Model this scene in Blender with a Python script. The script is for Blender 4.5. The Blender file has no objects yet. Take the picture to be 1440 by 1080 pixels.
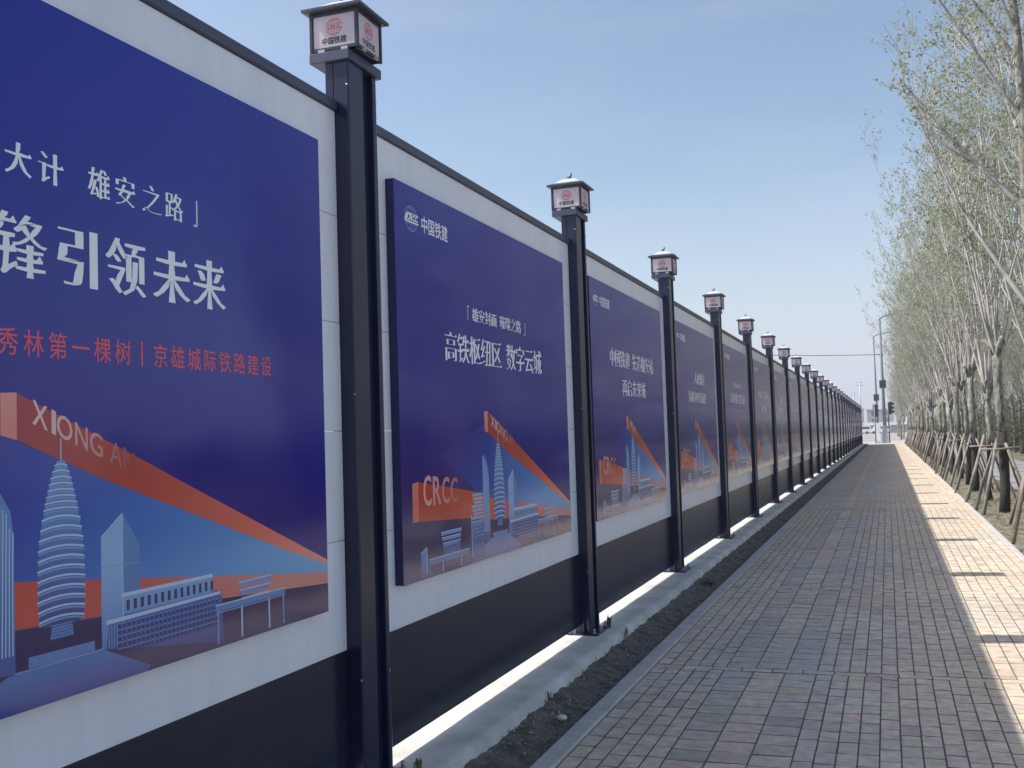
import bpy, math, random
from mathutils import Vector, Matrix
from math import sin, cos, pi, radians

# ------------------------------------------------------------------ camera, sky, sun, exposure
sc = bpy.context.scene
COL = sc.collection
CAM_H = 1.55
YAW, PITCH, ROLL = radians(19.884), radians(3.043), radians(-1.845)
fwd = Vector((-sin(YAW)*cos(PITCH), cos(YAW)*cos(PITCH), sin(PITCH)))
rgt = Vector((cos(YAW), sin(YAW), 0)); upv = rgt.cross(fwd)
r2 = rgt*cos(ROLL)+upv*sin(ROLL); u2 = -rgt*sin(ROLL)+upv*cos(ROLL)
cd = bpy.data.cameras.new('camera'); cam = bpy.data.objects.new('camera', cd); COL.objects.link(cam)
cam.matrix_world = Matrix(((r2.x,u2.x,-fwd.x,0),(r2.y,u2.y,-fwd.y,0),(r2.z,u2.z,-fwd.z,CAM_H),(0,0,0,1)))
cd.sensor_fit = 'HORIZONTAL'; cd.sensor_width = 36; cd.lens = 36*1450/1440
cd.clip_start = .05; cd.clip_end = 5000
sc.camera = cam

SUN_EL, SUN_AZ = radians(47.2), radians(255.5)
w = bpy.data.worlds.new("World"); sc.world = w; w.use_nodes = True
nt = w.node_tree; bg = nt.nodes['Background']
sky = nt.nodes.new('ShaderNodeTexSky'); sky.sky_type = 'NISHITA'; sky.sun_disc = False
sky.sun_elevation = SUN_EL; sky.sun_rotation = SUN_AZ
sky.air_density = 1.0; sky.dust_density = 1.7; sky.ozone_density = .5; sky.altitude = 20
tint = nt.nodes.new('ShaderNodeMix'); tint.data_type = 'RGBA'; tint.blend_type = 'MULTIPLY'; tint.inputs[0].default_value = 1
tint.inputs[7].default_value = (.905, .89, .865, 1)
nt.links.new(sky.outputs[0], tint.inputs[6])
# milky air low over the horizon and very faint high cloud, both part of the sky itself
wc = nt.nodes.new('ShaderNodeTexCoord'); sx = nt.nodes.new('ShaderNodeSeparateXYZ'); nt.links.new(wc.outputs['Generated'], sx.inputs[0])
mr = nt.nodes.new('ShaderNodeMapRange'); mr.interpolation_type = 'SMOOTHSTEP'; mr.inputs[1].default_value = -.02; mr.inputs[2].default_value = .27; mr.inputs[3].default_value = .92; mr.inputs[4].default_value = 0
nt.links.new(sx.outputs[2], mr.inputs[0])
hzm = nt.nodes.new('ShaderNodeMix'); hzm.data_type = 'RGBA'; hzm.inputs[7].default_value = (3.35, 3.55, 4.25, 1)
nt.links.new(mr.outputs[0], hzm.inputs[0]); nt.links.new(tint.outputs[2], hzm.inputs[6])
mp = nt.nodes.new('ShaderNodeMapping'); mp.inputs['Scale'].default_value = (2.2, 1.2, 9.0); mp.inputs['Rotation'].default_value = (.25,.1,.6); nt.links.new(wc.outputs['Generated'], mp.inputs[0])
cn = nt.nodes.new('ShaderNodeTexNoise'); cn.inputs['Scale'].default_value = 1.6; cn.inputs['Detail'].default_value = 7; cn.inputs['Roughness'].default_value = .6; nt.links.new(mp.outputs[0], cn.inputs['Vector'])
cm = nt.nodes.new('ShaderNodeMapRange'); cm.inputs[1].default_value = .48; cm.inputs[2].default_value = .75; cm.inputs[3].default_value = 0; cm.inputs[4].default_value = .18; nt.links.new(cn.outputs['Fac'], cm.inputs[0])
clm = nt.nodes.new('ShaderNodeMix'); clm.data_type = 'RGBA'; clm.inputs[7].default_value = (3.3, 3.45, 4.0, 1)
nt.links.new(cm.outputs[0], clm.inputs[0]); nt.links.new(hzm.outputs[2], clm.inputs[6]); nt.links.new(clm.outputs[2], bg.inputs[0]); bg.inputs[1].default_value = .15
sd = bpy.data.lights.new('sun', 'SUN'); sd.energy = 4.2; sd.angle = radians(.53); sd.color = (1, .975, .935)
so = bpy.data.objects.new('sun', sd); COL.objects.link(so)
sdir = Vector((sin(SUN_AZ)*cos(SUN_EL), cos(SUN_AZ)*cos(SUN_EL), sin(SUN_EL)))
so.location = sdir*60; so.rotation_euler = (-sdir).to_track_quat('-Z', 'Y').to_euler()
vs = sc.view_settings; vs.view_transform = 'Standard'; vs.look = 'None'; vs.gamma = 1; vs.use_curve_mapping = False
vs.exposure = 0.46

R = random.Random(7)

# ------------------------------------------------------------------ helpers
class MB:
    """collects polygons for ONE mesh object"""
    def __init__(s): s.v = []; s.f = []; s.m = []; s.mats = []; s.sm = []; s.vc = None
    def mi(s, mat):
        if mat not in s.mats: s.mats.append(mat)
        return s.mats.index(mat)
    def add(s, vs, fs, mat, smooth=False):
        b = len(s.v); s.v.extend(vs); k = s.mi(mat)
        for f in fs: s.f.append(tuple(b+i for i in f)); s.m.append(k); s.sm.append(smooth)
    def box(s, x0, x1, y0, y1, z0, z1, mat, c=0):
        if c <= 0:
            vs = [(x,y,z) for z in (z0,z1) for y in (y0,y1) for x in (x0,x1)]
            s.add(vs, [(0,2,3,1),(4,5,7,6),(0,1,5,4),(2,6,7,3),(0,4,6,2),(1,3,7,5)], mat); return
        # chamfered box
        vs = []; idx = {}
        for X,(a,sx) in enumerate(((x0,1),(x1,-1))):
            for Y,(b,sy) in enumerate(((y0,1),(y1,-1))):
                for Z,(d,sz) in enumerate(((z0,1),(z1,-1))):
                    idx[X,Y,Z,0] = len(vs); vs.append((a, b+sy*c, d+sz*c))
                    idx[X,Y,Z,1] = len(vs); vs.append((a+sx*c, b, d+sz*c))
                    idx[X,Y,Z,2] = len(vs); vs.append((a+sx*c, b+sy*c, d))
        I = idx; fs = []
        def q(*k): fs.append(tuple(I[i] for i in k))
        q((0,0,0,0),(0,0,1,0),(0,1,1,0),(0,1,0,0)); q((1,0,0,0),(1,1,0,0),(1,1,1,0),(1,0,1,0))
        q((0,0,0,1),(1,0,0,1),(1,0,1,1),(0,0,1,1)); q((0,1,0,1),(0,1,1,1),(1,1,1,1),(1,1,0,1))
        q((0,0,0,2),(0,1,0,2),(1,1,0,2),(1,0,0,2)); q((0,0,1,2),(1,0,1,2),(1,1,1,2),(0,1,1,2))
        for Z in (0,1):
            for Y in (0,1):
                q((0,Y,Z,1),(1,Y,Z,1),(1,Y,Z,2),(0,Y,Z,2))
            for X in (0,1):
                q((X,0,Z,0),(X,1,Z,0),(X,1,Z,2),(X,0,Z,2))
        for X in (0,1):
            for Y in (0,1):
                q((X,Y,0,0),(X,Y,1,0),(X,Y,1,1),(X,Y,0,1))
                for Z in (0,1): q((X,Y,Z,0),(X,Y,Z,1),(X,Y,Z,2))
        s.add(vs, fs, mat)
    def quad(s, a, b, c, d, mat): s.add([a,b,c,d], [(0,1,2,3)], mat)
    def tube(s, pts, rads, mat, n=6, cap=True):
        pts = [Vector(p) for p in pts]; vs = []; fs = []
        t = (pts[1]-pts[0]).normalized(); a = t.orthogonal().normalized()
        for i,p in enumerate(pts):
            t2 = (pts[min(i+1,len(pts)-1)]-pts[max(i-1,0)]).normalized()
            a = (a-t2*a.dot(t2)); a = a.normalized() if a.length > 1e-6 else t2.orthogonal().normalized()
            b = t2.cross(a); r = rads[i] if isinstance(rads,(list,tuple)) else rads
            for k in range(n):
                g = 2*pi*k/n; vs.append(tuple(p+(a*cos(g)+b*sin(g))*r))
        for i in range(len(pts)-1):
            for k in range(n):
                fs.append((i*n+k, i*n+(k+1)%n, (i+1)*n+(k+1)%n, (i+1)*n+k))
        if cap:
            fs.append(tuple(range(n-1,-1,-1))); fs.append(tuple((len(pts)-1)*n+k for k in range(n)))
        s.add(vs, fs, mat, True)
    def prism(s, poly, z0, z1, mat):
        n = len(poly)
        vs = [(x,y,z0) for x,y in poly]+[(x,y,z1) for x,y in poly]
        fs = [(i,(i+1)%n,n+(i+1)%n,n+i) for i in range(n)]+[tuple(range(n-1,-1,-1)), tuple(range(n,2*n))]
        s.add(vs, fs, mat)
    def mesh(s, name, fix=False):
        me = bpy.data.meshes.new(name); me.from_pydata(s.v, [], s.f)
        for m in s.mats: me.materials.append(m)
        me.polygons.foreach_set('material_index', s.m); me.polygons.foreach_set('use_smooth', s.sm)
        if s.vc:
            at = me.color_attributes.new('tint', 'FLOAT_COLOR', 'POINT')
            flat = []
            for c in s.vc: flat.extend((c[0],c[1],c[2],1))
            at.data.foreach_set('color', flat)
        if fix:
            import bmesh
            bm = bmesh.new(); bm.from_mesh(me); bmesh.ops.recalc_face_normals(bm, faces=bm.faces); bm.to_mesh(me); bm.free()
        me.update(); return me
    def build(s, name, parent=None, fix=False):
        return link(name, s.mesh(name, fix), parent)
def link(name, me, parent=None):
    o = bpy.data.objects.new(name, me); COL.objects.link(o)
    if parent: o.parent = parent
    return o
def tag(o, label=None, cat=None, group=None, kind=None):
    if label: o['label'] = label
    if cat: o['category'] = cat
    if group: o['group'] = group
    if kind: o['kind'] = kind
    return o
def thing(name, label, cat, loc=(0,0,0), group=None):
    o = bpy.data.objects.new(name, None); COL.objects.link(o); o.location = loc; o.empty_display_size = .2
    return tag(o, label, cat, group)
def copy_tree(o, parent=None, skip=()):
    c = o.copy(); COL.objects.link(c); c.parent = parent
    if parent: c.matrix_parent_inverse = o.matrix_parent_inverse
    for ch in list(o.children):
        if ch.name.split('.')[0] not in skip: copy_tree(ch, c, skip)
    return c
ORD = ['first','second','third','fourth','fifth','sixth','seventh','eighth','ninth','tenth','eleventh','twelfth']

# ------------------------------------------------------------------ materials
def mat(name, col, rough=.6, var=.0, scale=6, bump=0, bscale=40, metal=0, spec=.5, col2=None, stretch=None, tint=False, backlit=0, coat=0):
    m = bpy.data.materials.new(name); m.use_nodes = True
    n = m.node_tree.nodes; l = m.node_tree.links; p = n['Principled BSDF']
    p.inputs['Roughness'].default_value = rough; p.inputs['Metallic'].default_value = metal
    p.inputs['Specular IOR Level'].default_value = spec
    if coat: p.inputs['Coat Weight'].default_value = coat; p.inputs['Coat Roughness'].default_value = .08
    tc = n.new('ShaderNodeTexCoord'); vec = tc.outputs['Object']
    if stretch:
        mp = n.new('ShaderNodeMapping'); mp.inputs['Scale'].default_value = stretch
        l.new(vec, mp.inputs[0]); vec = mp.outputs[0]
    base = None
    if var or col2:
        nz = n.new('ShaderNodeTexNoise'); nz.inputs['Scale'].default_value = scale; nz.inputs['Detail'].default_value = 6
        nz.inputs['Roughness'].default_value = .62; l.new(vec, nz.inputs['Vector'])
        cr = n.new('ShaderNodeValToRGB')
        c1 = [c*(1-var) for c in col]; c2 = list(col2) if col2 else [min(1,c*(1+var)) for c in col]
        cr.color_ramp.elements[0].position = .32; cr.color_ramp.elements[1].position = .68
        cr.color_ramp.elements[0].color = (*c1,1); cr.color_ramp.elements[1].color = (*c2,1)
        l.new(nz.outputs['Fac'], cr.inputs[0]); base = cr.outputs[0]
    if tint:
        a = n.new('ShaderNodeAttribute'); a.attribute_name = 'tint'
        if base is None: base = a.outputs['Color']
        else:
            mx = n.new('ShaderNodeMix'); mx.data_type = 'RGBA'; mx.blend_type = 'MULTIPLY'; mx.inputs[0].default_value = 1
            l.new(base, mx.inputs[6]); l.new(a.outputs['Color'], mx.inputs[7]); base = mx.outputs[2]
    if base is None: p.inputs['Base Color'].default_value = (*col,1)
    else: l.new(base, p.inputs['Base Color'])
    if bump:
        nb = n.new('ShaderNodeTexNoise'); nb.inputs['Scale'].default_value = bscale; nb.inputs['Detail'].default_value = 5
        l.new(vec, nb.inputs['Vector'])
        b = n.new('ShaderNodeBump'); b.inputs['Strength'].default_value = bump; b.inputs['Distance'].default_value = .01
        l.new(nb.outputs['Fac'], b.inputs['Height']); l.new(b.outputs[0], p.inputs['Normal'])
    return m
def gradmat(name, d, off, stops, rough=.10):
    """print ink with a gradient along direction d=(u,v) of the poster"""
    m = bpy.data.materials.new(name); m.use_nodes = True
    n = m.node_tree.nodes; l = m.node_tree.links; p = n['Principled BSDF']
    tc = n.new('ShaderNodeTexCoord'); dp = n.new('ShaderNodeVectorMath'); dp.operation = 'DOT_PRODUCT'
    l.new(tc.outputs['Object'], dp.inputs[0]); dp.inputs[1].default_value = (0, d[0], d[1])
    ad = n.new('ShaderNodeMath'); ad.operation = 'ADD'; ad.inputs[1].default_value = off; l.new(dp.outputs['Value'], ad.inputs[0])
    cr = n.new('ShaderNodeValToRGB'); e = cr.color_ramp.elements
    while len(e) < len(stops): e.new(.5)
    for i,(t,c) in enumerate(stops): e[i].position = t; e[i].color = (*c,1)
    l.new(ad.outputs[0], cr.inputs[0]); l.new(cr.outputs[0], p.inputs['Base Color'])
    p.inputs['Roughness'].default_value = rough; p.inputs['Specular IOR Level'].default_value = .5
    nb = n.new('ShaderNodeTexNoise'); nb.inputs['Scale'].default_value = 3.0; nb.inputs['Detail'].default_value = 2; l.new(tc.outputs['Object'], nb.inputs['Vector'])
    bp = n.new('ShaderNodeBump'); bp.inputs['Strength'].default_value = .12; bp.inputs['Distance'].default_value = .012
    l.new(nb.outputs['Fac'], bp.inputs['Height']); l.new(bp.outputs[0], p.inputs['Normal'])
    return m
def leafmat(name, c1, c2, trans=.3):
    m = bpy.data.materials.new(name); m.use_nodes = True
    n = m.node_tree.nodes; l = m.node_tree.links; p = n['Principled BSDF']
    g = n.new('ShaderNodeNewGeometry'); cr = n.new('ShaderNodeValToRGB')
    cr.color_ramp.elements[0].color = (*c1,1); cr.color_ramp.elements[1].color = (*c2,1)
    l.new(g.outputs['Random Per Island'], cr.inputs[0]); l.new(cr.outputs[0], p.inputs['Base Color'])
    p.inputs['Roughness'].default_value = .55; p.inputs['Specular IOR Level'].default_value = .3
    t = n.new('ShaderNodeBsdfTranslucent'); l.new(cr.outputs[0], t.inputs[0])
    mx = n.new('ShaderNodeMixShader'); mx.inputs[0].default_value = trans
    l.new(p.outputs[0], mx.inputs[1]); l.new(t.outputs[0], mx.inputs[2]); l.new(mx.outputs[0], n['Material Output'].inputs[0])
    return m

M = {}
M['paver'] = mat('paver', (.615,.515,.40), .8, .22, 14, .5, 120, tint=True)
M['joint'] = mat('joint', (.17,.155,.135), .95, .2, 20)
M['kerb'] = mat('kerb_stone', (.52,.485,.44), .85, .14, 5, .4, 90)
M['soil'] = mat('soil', (.10,.087,.07), .95, .4, 9, 1, 60, col2=(.21,.18,.148))
M['bed'] = mat('bed_soil', (.14,.125,.085), .95, .3, 5, 1, 30, col2=(.29,.26,.19))
M['slab'] = mat('slab_concrete', (.60,.565,.51), .9, .2, 2.6, .6, 130, col2=(.78,.74,.68))
M['ground'] = mat('ground_dirt', (.33,.31,.29), .95, .2, .15, .5, 4)
M['side'] = mat('side_path_concrete', (.27,.26,.26), .9, .12, 1.2, .3, 40)
M['asphalt'] = mat('pale_asphalt', (.42,.41,.40), .9, .08, .6, .3, 60)
M['post'] = mat('post_paint', (.014,.017,.052), .28, .15, 5, .04, 60)
M['rail'] = mat('rail_paint', (.055,.066,.11), .40, .12, 4, .04, 60)
M['white'] = mat('white_panel', (.82,.835,.90), .25, .05, 2.5, .05, 8, stretch=(1,3,.7))
M['dark'] = mat('dark_panel', (.018,.021,.040), .20, .25, 3, .05, 7)
M['steel'] = mat('galvanised', (.40,.41,.43), .45, .1, 8, metal=.3)
M['bolt'] = mat('bolt_steel', (.35,.35,.37), .4, metal=.8)
M['lampframe'] = mat('lamp_frame', (.025,.028,.045), .35, .1, 9)
M['roof'] = mat('lamp_roof', (.06,.065,.085), .28, .1, 9)
M['roofglare'] = mat('lamp_roof_sun_glare', (.55,.56,.60), .3, .1, 9)  # sun glare on the roof's upper slopes, painted in as a pale colour
M['pane'] = mat('acrylic_pane', (.93,.88,.91), .25)
_n = M['pane'].node_tree; _t = _n.nodes.new('ShaderNodeBsdfTranslucent'); _t.inputs[0].default_value = (.95,.90,.93,1); _x = _n.nodes.new('ShaderNodeMixShader'); _x.inputs[0].default_value = .6
_n.links.new(_n.nodes['Principled BSDF'].outputs[0], _x.inputs[1]); _n.links.new(_t.outputs[0], _x.inputs[2]); _n.links.new(_x.outputs[0], _n.nodes['Material Output'].inputs[0])
M['red'] = mat('red_print', (.62,.14,.18), .35)
M['ink'] = mat('black_print', (.02,.02,.025), .35)
M['txt'] = mat('white_print', (.93,.93,.95), .22)
M['txtred'] = mat('red_letter_print', (.82,.085,.11), .22)
M['edge'] = mat('board_edge', (.012,.012,.09), .3)
M['bark'] = mat('bark', (.075,.07,.055), .95, .35, 17, 1, 35, stretch=(1,1,.45), col2=(.36,.35,.29))
M['twig'] = mat('twig_bark', (.29,.275,.25), .85, .25, 3, col2=(.58,.555,.51))
M['wrap'] = mat('trunk_wrap', (.035,.03,.028), .9, .3, 15, .6, 40)
M['stake'] = mat('stake_wood', (.18,.15,.125), .9, .3, 6, .6, 50, stretch=(1,1,.3), col2=(.34,.29,.245))
M['stakeg'] = mat('stake_grey', (.13,.128,.12), .9, .3, 6, .6, 50, stretch=(1,1,.3), col2=(.30,.29,.27))
M['leaf'] = leafmat('young_leaf', (.185,.22,.12), (.43,.46,.275), .45)
M['leafd'] = leafmat('shrub_leaf', (.10,.125,.075), (.25,.28,.17), .4)
M['grass'] = leafmat('grass_blade', (.07,.10,.03), (.20,.20,.09))
M['litter'] = leafmat('dry_leaf', (.14,.10,.06), (.36,.29,.20), .1)
M['stone'] = mat('stone', (.30,.28,.26), .9, .3, 20)
M['palestone'] = mat('pale_stone', (.7,.68,.64), .8)
M['dkmetal'] = mat('dark_metal', (.03,.035,.04), .5)
M['galv'] = mat('pole_paint', (.16,.19,.21), .5, .1, 3)
M['wallbrown'] = mat('far_wall', (.24,.20,.19), .9, .2, .6)
M['hoard'] = mat('far_hoarding', (.75,.75,.76), .8)
M['bld'] = mat('far_building', (.36,.34,.37), .9, .1, .1)
M['bwin'] = mat('far_window', (.07,.08,.10), .3)
M['vanw'] = mat('van_paint', (.80,.80,.82), .3)
M['tyre'] = mat('tyre', (.02,.02,.02), .8)
M['glass'] = mat('dark_glass', (.03,.04,.05), .1)
for k,c in (('l_red',(.5,.03,.02)),('l_amb',(.45,.2,.02)),('l_grn',(.02,.25,.12))): M[k] = mat('signal_lens_'+k, c, .2)

# ------------------------------------------------------------------ ground, path
FEND = 100.2      # far end of the fence run
PATH_END = 103.0
def ground():
    b = MB(); b.box(-600, 700, -40, 2500, -.2, -.05, M['ground']); tag(b.build('ground'), kind='structure')
    b = MB(); b.box(-300, 300, PATH_END+.16, PATH_END+19, -.049, -.02, M['asphalt']); tag(b.build('road'), kind='structure')
    b = MB(); b.box(-300, 300, PATH_END, PATH_END+.15, -.049, .03, M['kerb'], .01); tag(b.build('kerb_far'), kind='structure').name = 'road_kerb'
ground()
def pavement():
    rr = random.Random(11)
    X0, X1 = -1.54, 1.345
    b = MB(); b.vc = []
    def brick(x0,x1,y0,y1,near,tint):
        g = .0012+rr.uniform(0,.0016); gy = .0016+rr.uniform(0,.0012)
        x0 += g; x1 -= g; y0 += gy; y1 -= gy
        dz = rr.uniform(-.0012,.0012) if near else 0; tx = rr.uniform(-.0012,.0012) if near else 0; ty = rr.uniform(-.0012,.0012) if near else 0
        if near:
            c = .0022
            top = [(x0+c,y0+c,dz+tx),(x1-c,y0+c,dz-tx+ty),(x1-c,y1-c,dz-ty),(x0+c,y1-c,dz+ty)]
            bot = [(x0,y0,-.005),(x1,y0,-.005),(x1,y1,-.005),(x0,y1,-.005)]
            b.add(top+bot, [(0,1,2,3)], M['paver']); k0 = len(b.v)-8; j_ = b.mi(M['joint'])
            for f_ in ((0,4,5,1),(1,5,6,2),(2,6,7,3),(3,7,4,0)): b.f.append(tuple(k0+i for i in f_)); b.m.append(j_); b.sm.append(False)
            b.vc.extend([tint]*8)
        else:
            b.add([(x0,y0,0),(x1,y0,0),(x1,y1,0),(x0,y1,0)], [(0,1,2,3)], M['paver']); b.vc.extend([tint]*4)
    def tn(zone, x=0, y=0):
        n1 = .5*(sin(x*2.1+sin(y*.9))+sin(y*1.3-x*1.7)); n2 = .5*(sin(x*3.7-y*.6)+sin(y*2.9+x*.8+2))
        v = rr.gauss(1,.045)*(1+.07*n2); c = [v*(1+.06*n1),v,v*(1-.07*n1)]; h = rr.random()
        if h < .035: c = [v*1.07,v*.94,v*.93]
        elif h < .09: c = [v*.95,v*1.01,v*.94]
        elif h < .12: c = [v*1.03,v*1.0,v*.90]
        elif h < .17: c = [v*.82,v*.82,v*.82]
        if zone == 'b': c = [c[0]*.91,c[1]*.93,c[2]*.97]
        if zone == 'w': c = [c[0]*1.05,c[1]*1.03,c[2]*.98]
        if zone == 'd': c = [c[0]*.90,c[1]*.92,c[2]*.95]
        return [max(.2,x) for x in c]
    seg = 3.55; y = -2.0
    ymid = []
    k = 0
    ys = 6.86-seg*3
    while ys < PATH_END:
        ye = min(ys+seg, PATH_END)
        near = ys < 20
        # transverse band of stretchers
        x = X0
        if ys > -2:
            while x < X1-.01:
                xe = min(x+.192, X1); brick(x,xe,ys,ys+.095,near,tn('w',x,ys)); x = xe
        ya = ys+.095
        # columns
        cols = []
        x = X0
        while x < -1.08: cols.append((x,x+.0932,'n','')); x += .0932
        xs = cols[-1][1]
        for q in range(3): cols.append((xs,xs+.193,'s','b' if q == 2 else 'w' if q == 1 else 'd')); xs += .193
        n = round((X1-xs)/.0955); wd = (X1-xs)/n
        for q in range(n): cols.append((xs+q*wd, xs+(q+1)*wd,'n','b' if q in (0,1) and (k*7+3) % 3 else ''))
        for x0,x1,kind,zone in cols:
            L = .183 if kind == 'n' else .172
            yy = ya-(L*.5 if (kind == 'n' and rr.random() < .5) else 0)+rr.uniform(-.012,.012)
            while yy < ye-.005:
                a = max(yy,ya); e = min(yy+L,ye)
                if e-a > .02 and a > 1.5: brick(x0,x1,a,e,near,tn(zone,x0,a))
                yy += L
        ys = ye; k += 1
    tag(b.build('pavement'), kind='structure')
    b = MB(); b.box(X0-.01, X1+.01, -8, PATH_END-.001, -.045, -.0055, M['joint']); b.box(X0,X1,-8,1.6,-.0054,-.001,M['paver'])
    o = b.build('pavement_bed'); tag(o, kind='structure')
    # kerbs
    b = MB(); y = -6.; 
    while y < PATH_END-.1:
        e = min(y+.9, PATH_END-.01); dz = rr.uniform(-.003,.003)
        b.box(-1.656,-1.545,y+.003,e-.003,-.2,.012+dz,M['kerb'],.008); y += .9
    tag(b.build('kerb'), kind='structure')
    b = MB(); y = -6.
    while y < PATH_END-.1:
        e = min(y+.6, PATH_END-.01)
        b.box(1.35,1.425,y+.002,e-.002,-.2,.008+rr.uniform(-.002,.002),M['kerb'],.006); y += .6
    tag(b.build('edging'), kind='structure')
pavement()
def nz(x, y, s=1.0):
    return (sin(x*3.1*s+1.3*sin(y*2.3*s))+sin(y*4.7*s+x*1.9*s+.7)+sin(x*9.3*s-y*7.1*s)*.6+sin(x*17*s+y*13*s)*.4)/3
def strip(name, x0, x1, y0, y1, m, zf, ystep, nx):
    b = MB(); ys = [y0]
    while ys[-1] < y1: ys.append(min(y1, ys[-1]+ystep*max(1, ys[-1]/12)))
    for y in ys:
        for i in range(nx+1):
            x = x0+(x1-x0)*i/nx; b.v.append((x,y,zf(x,y)))
    k = b.mi(m)
    for j in range(len(ys)-1):
        for i in range(nx):
            a = j*(nx+1)+i; b.f.append((a,a+1,a+nx+2,a+nx+1)); b.m.append(k); b.sm.append(True)
    return tag(b.build(name), kind='structure')
rs = random.Random(3)
strip('soil_strip', -2.05, -1.65, 1.0, PATH_END-.02, M['soil'],
      lambda x,y: -.012+.016*nz(x*3,y*2)+.010*nz(x*11,y*9)+.05*max(0,min(1,(-1.76-x)/.16)), .035, 14)
# concrete footing under the fence: wavy front edge
def footing():
    b = MB(); ys = [.2]
    while ys[-1] < FEND+2: ys.append(ys[-1]+.06*max(1, ys[-1]/10))
    prof = lambda y: [(-2.75,-.05),(-2.74,.098),(-2.2,.100),(-2.10,.100+.0025*nz(2,y*1.7)),(-1.975+.006*nz(.3,y*.7),.098+.0008*nz(2,y)),(-1.925+.010*nz(1,y*.5)+.003*nz(5,y*3),.086+.001*nz(3,y*2)),(-1.90+.014*nz(2,y)+.008*nz(1,y*5),-.03)]
    n = 7
    for y in ys:
        for x,z in prof(y): b.v.append((x,y,z))
    k = b.mi(M['slab'])
    for j in range(len(ys)-1):
        for i in range(n-1):
            a = j*n+i; b.f.append((a,a+1,a+n+1,a+n)); b.m.append(k); b.sm.append(True)
    b.f.append(tuple(range(n))); b.m.append(k); b.sm.append(False)
    tag(b.build('footing'), kind='structure')
footing()
strip('planting_bed', 1.42, 2.75, -3, PATH_END-.05, M['bed'], lambda x,y: -.012+.02*nz(x,y*.8)+.03*(x-1.42)*max(0,2.75-x), .2, 8)
b = MB(); b.box(2.76, 4.9, -6, PATH_END-.05, -.06, .03, M['side'], .01); tag(b.build('side_path'), kind='structure')
strip('grove_soil', 4.92, 40, -6, PATH_END-.05, M['bed'], lambda x,y: -.03+.03*nz(x*.4,y*.3), 1.0, 20)
# loose stuff
def gravel():
    b = MB()
    for i in range(2600):
        y = 3+abs(rs.gauss(0,7)) if i % 2 else rs.uniform(3.5,12); x = rs.uniform(-1.93,-1.66); s = rs.uniform(.002,.007)*(1 if rs.random()<.93 else 2.0)
        z = -.004+.05*max(0,min(1,(-1.76-x)/.16))
        vs = [(x+s*rs.uniform(.6,1.2)*cos(a),y+s*rs.uniform(.6,1.2)*sin(a),z) for a in (0,1.57,3.14,4.71)]+[(x,y,z+s*1.1)]
        b.add(vs, [(0,1,4),(1,2,4),(2,3,4),(3,0,4)], M['stone'])
    tag(b.build('gravel'), 'fine grey gravel scattered on the dark soil strip beside the kerb', 'gravel', kind='stuff')
gravel()
def litter():
    b = MB()
    for i in range(9000):
        y = 8+rs.random()**1.6*50; x = rs.uniform(1.44,2.74); s = rs.uniform(.015,.04)
        a = rs.uniform(0,6.3); t = rs.uniform(-.5,.5); z = .012+.02*nz(x,y*.8)+.03*(x-1.42)*(2.75-x)
        d = Vector((cos(a),sin(a),t*.5))*s; e = Vector((-sin(a),cos(a),rs.uniform(-.4,.4)))*s*.5
        p = Vector((x,y,z)); b.add([tuple(p-d),tuple(p+e),tuple(p+d),tuple(p-e)], [(0,1,2,3)], M['litter'])
    tag(b.build('leaf_litter'), 'dry brown leaf litter lying on the soil between the staked trees', 'leaf litter', kind='stuff')
    b = MB()
    for i in range(900):
        cy = 9+rs.random()**1.5*45; cx = rs.uniform(1.55,2.7)
        if nz(cx*.7,cy*.35) < .12: continue
        for k in range(7):
            x = cx+rs.gauss(0,.035); y = cy+rs.gauss(0,.035); a = rs.uniform(0,6.3); h = rs.uniform(.04,.14); wd = .004
            z = .005+.02*nz(x,y*.8)+.02
            dx,dy = cos(a)*wd, sin(a)*wd; lx,ly = rs.gauss(0,.04), rs.gauss(0,.04)
            b.add([(x-dx,y-dy,z),(x+dx,y+dy,z),(x+lx,y+ly,z+h)], [(0,1,2)], M['grass'])
    tag(b.build('grass'), 'sparse green grass tufts growing in the tree bed', 'grass', kind='stuff')
litter()
def weed(x, y, z, n, h, spread, label):
    b = MB()
    for k in range(n):
        a = rs.uniform(0,6.3); l = rs.uniform(.4,1)*h; o = spread*rs.uniform(.2,1)
        p0 = Vector((rs.gauss(0,.012),rs.gauss(0,.012),0)); p2 = p0+Vector((cos(a)*o,sin(a)*o,l)); p1 = (p0+p2)/2+Vector((0,0,l*.18))
        s = Vector((-sin(a),cos(a),0))*rs.uniform(.003,.007)
        b.add([tuple(p0-s*.5),tuple(p0+s*.5),tuple(p1+s),tuple(p1-s),tuple(p2)], [(0,1,2,3),(3,2,4)], M['grass'])
    o = b.build('weed'); o.location = (x,y,z); tag(o, label, 'weed', 'weeds along the concrete footing')
weed(-1.90,5.75,.03,8,.07,.03,'small green weed sprouting at the footing edge below the second poster')
weed(-1.90,7.55,.04,9,.12,.04,'thin dry weed standing in front of the second lamp post')
weed(-1.78,10.6,.0,60,.07,.14,'dark green weed clump on the soil beside the third lamp post')
weed(-2.06,7.68,.097,26,.10,.06,'weed tuft growing against the foot of the second lamp post')
weed(-2.02,4.2,.097,12,.07,.04,'short weed at the foot of the nearest lamp post')
b = MB()
pts = []; 
for i in range(6):
    t = pi*i/5
    for k in range(8):
        g = 2*pi*k/8; q = 1+.18*nz(i*1.3,k*2.1); pts.append((.032*q*sin(t)*cos(g), .026*q*sin(t)*sin(g), .018*q*cos(t)+.012))
b.add(pts, [(i*8+k,i*8+(k+1)%8,(i+1)*8+(k+1)%8,(i+1)*8+k) for i in range(5) for k in range(8)], M['palestone'], True)
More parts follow.
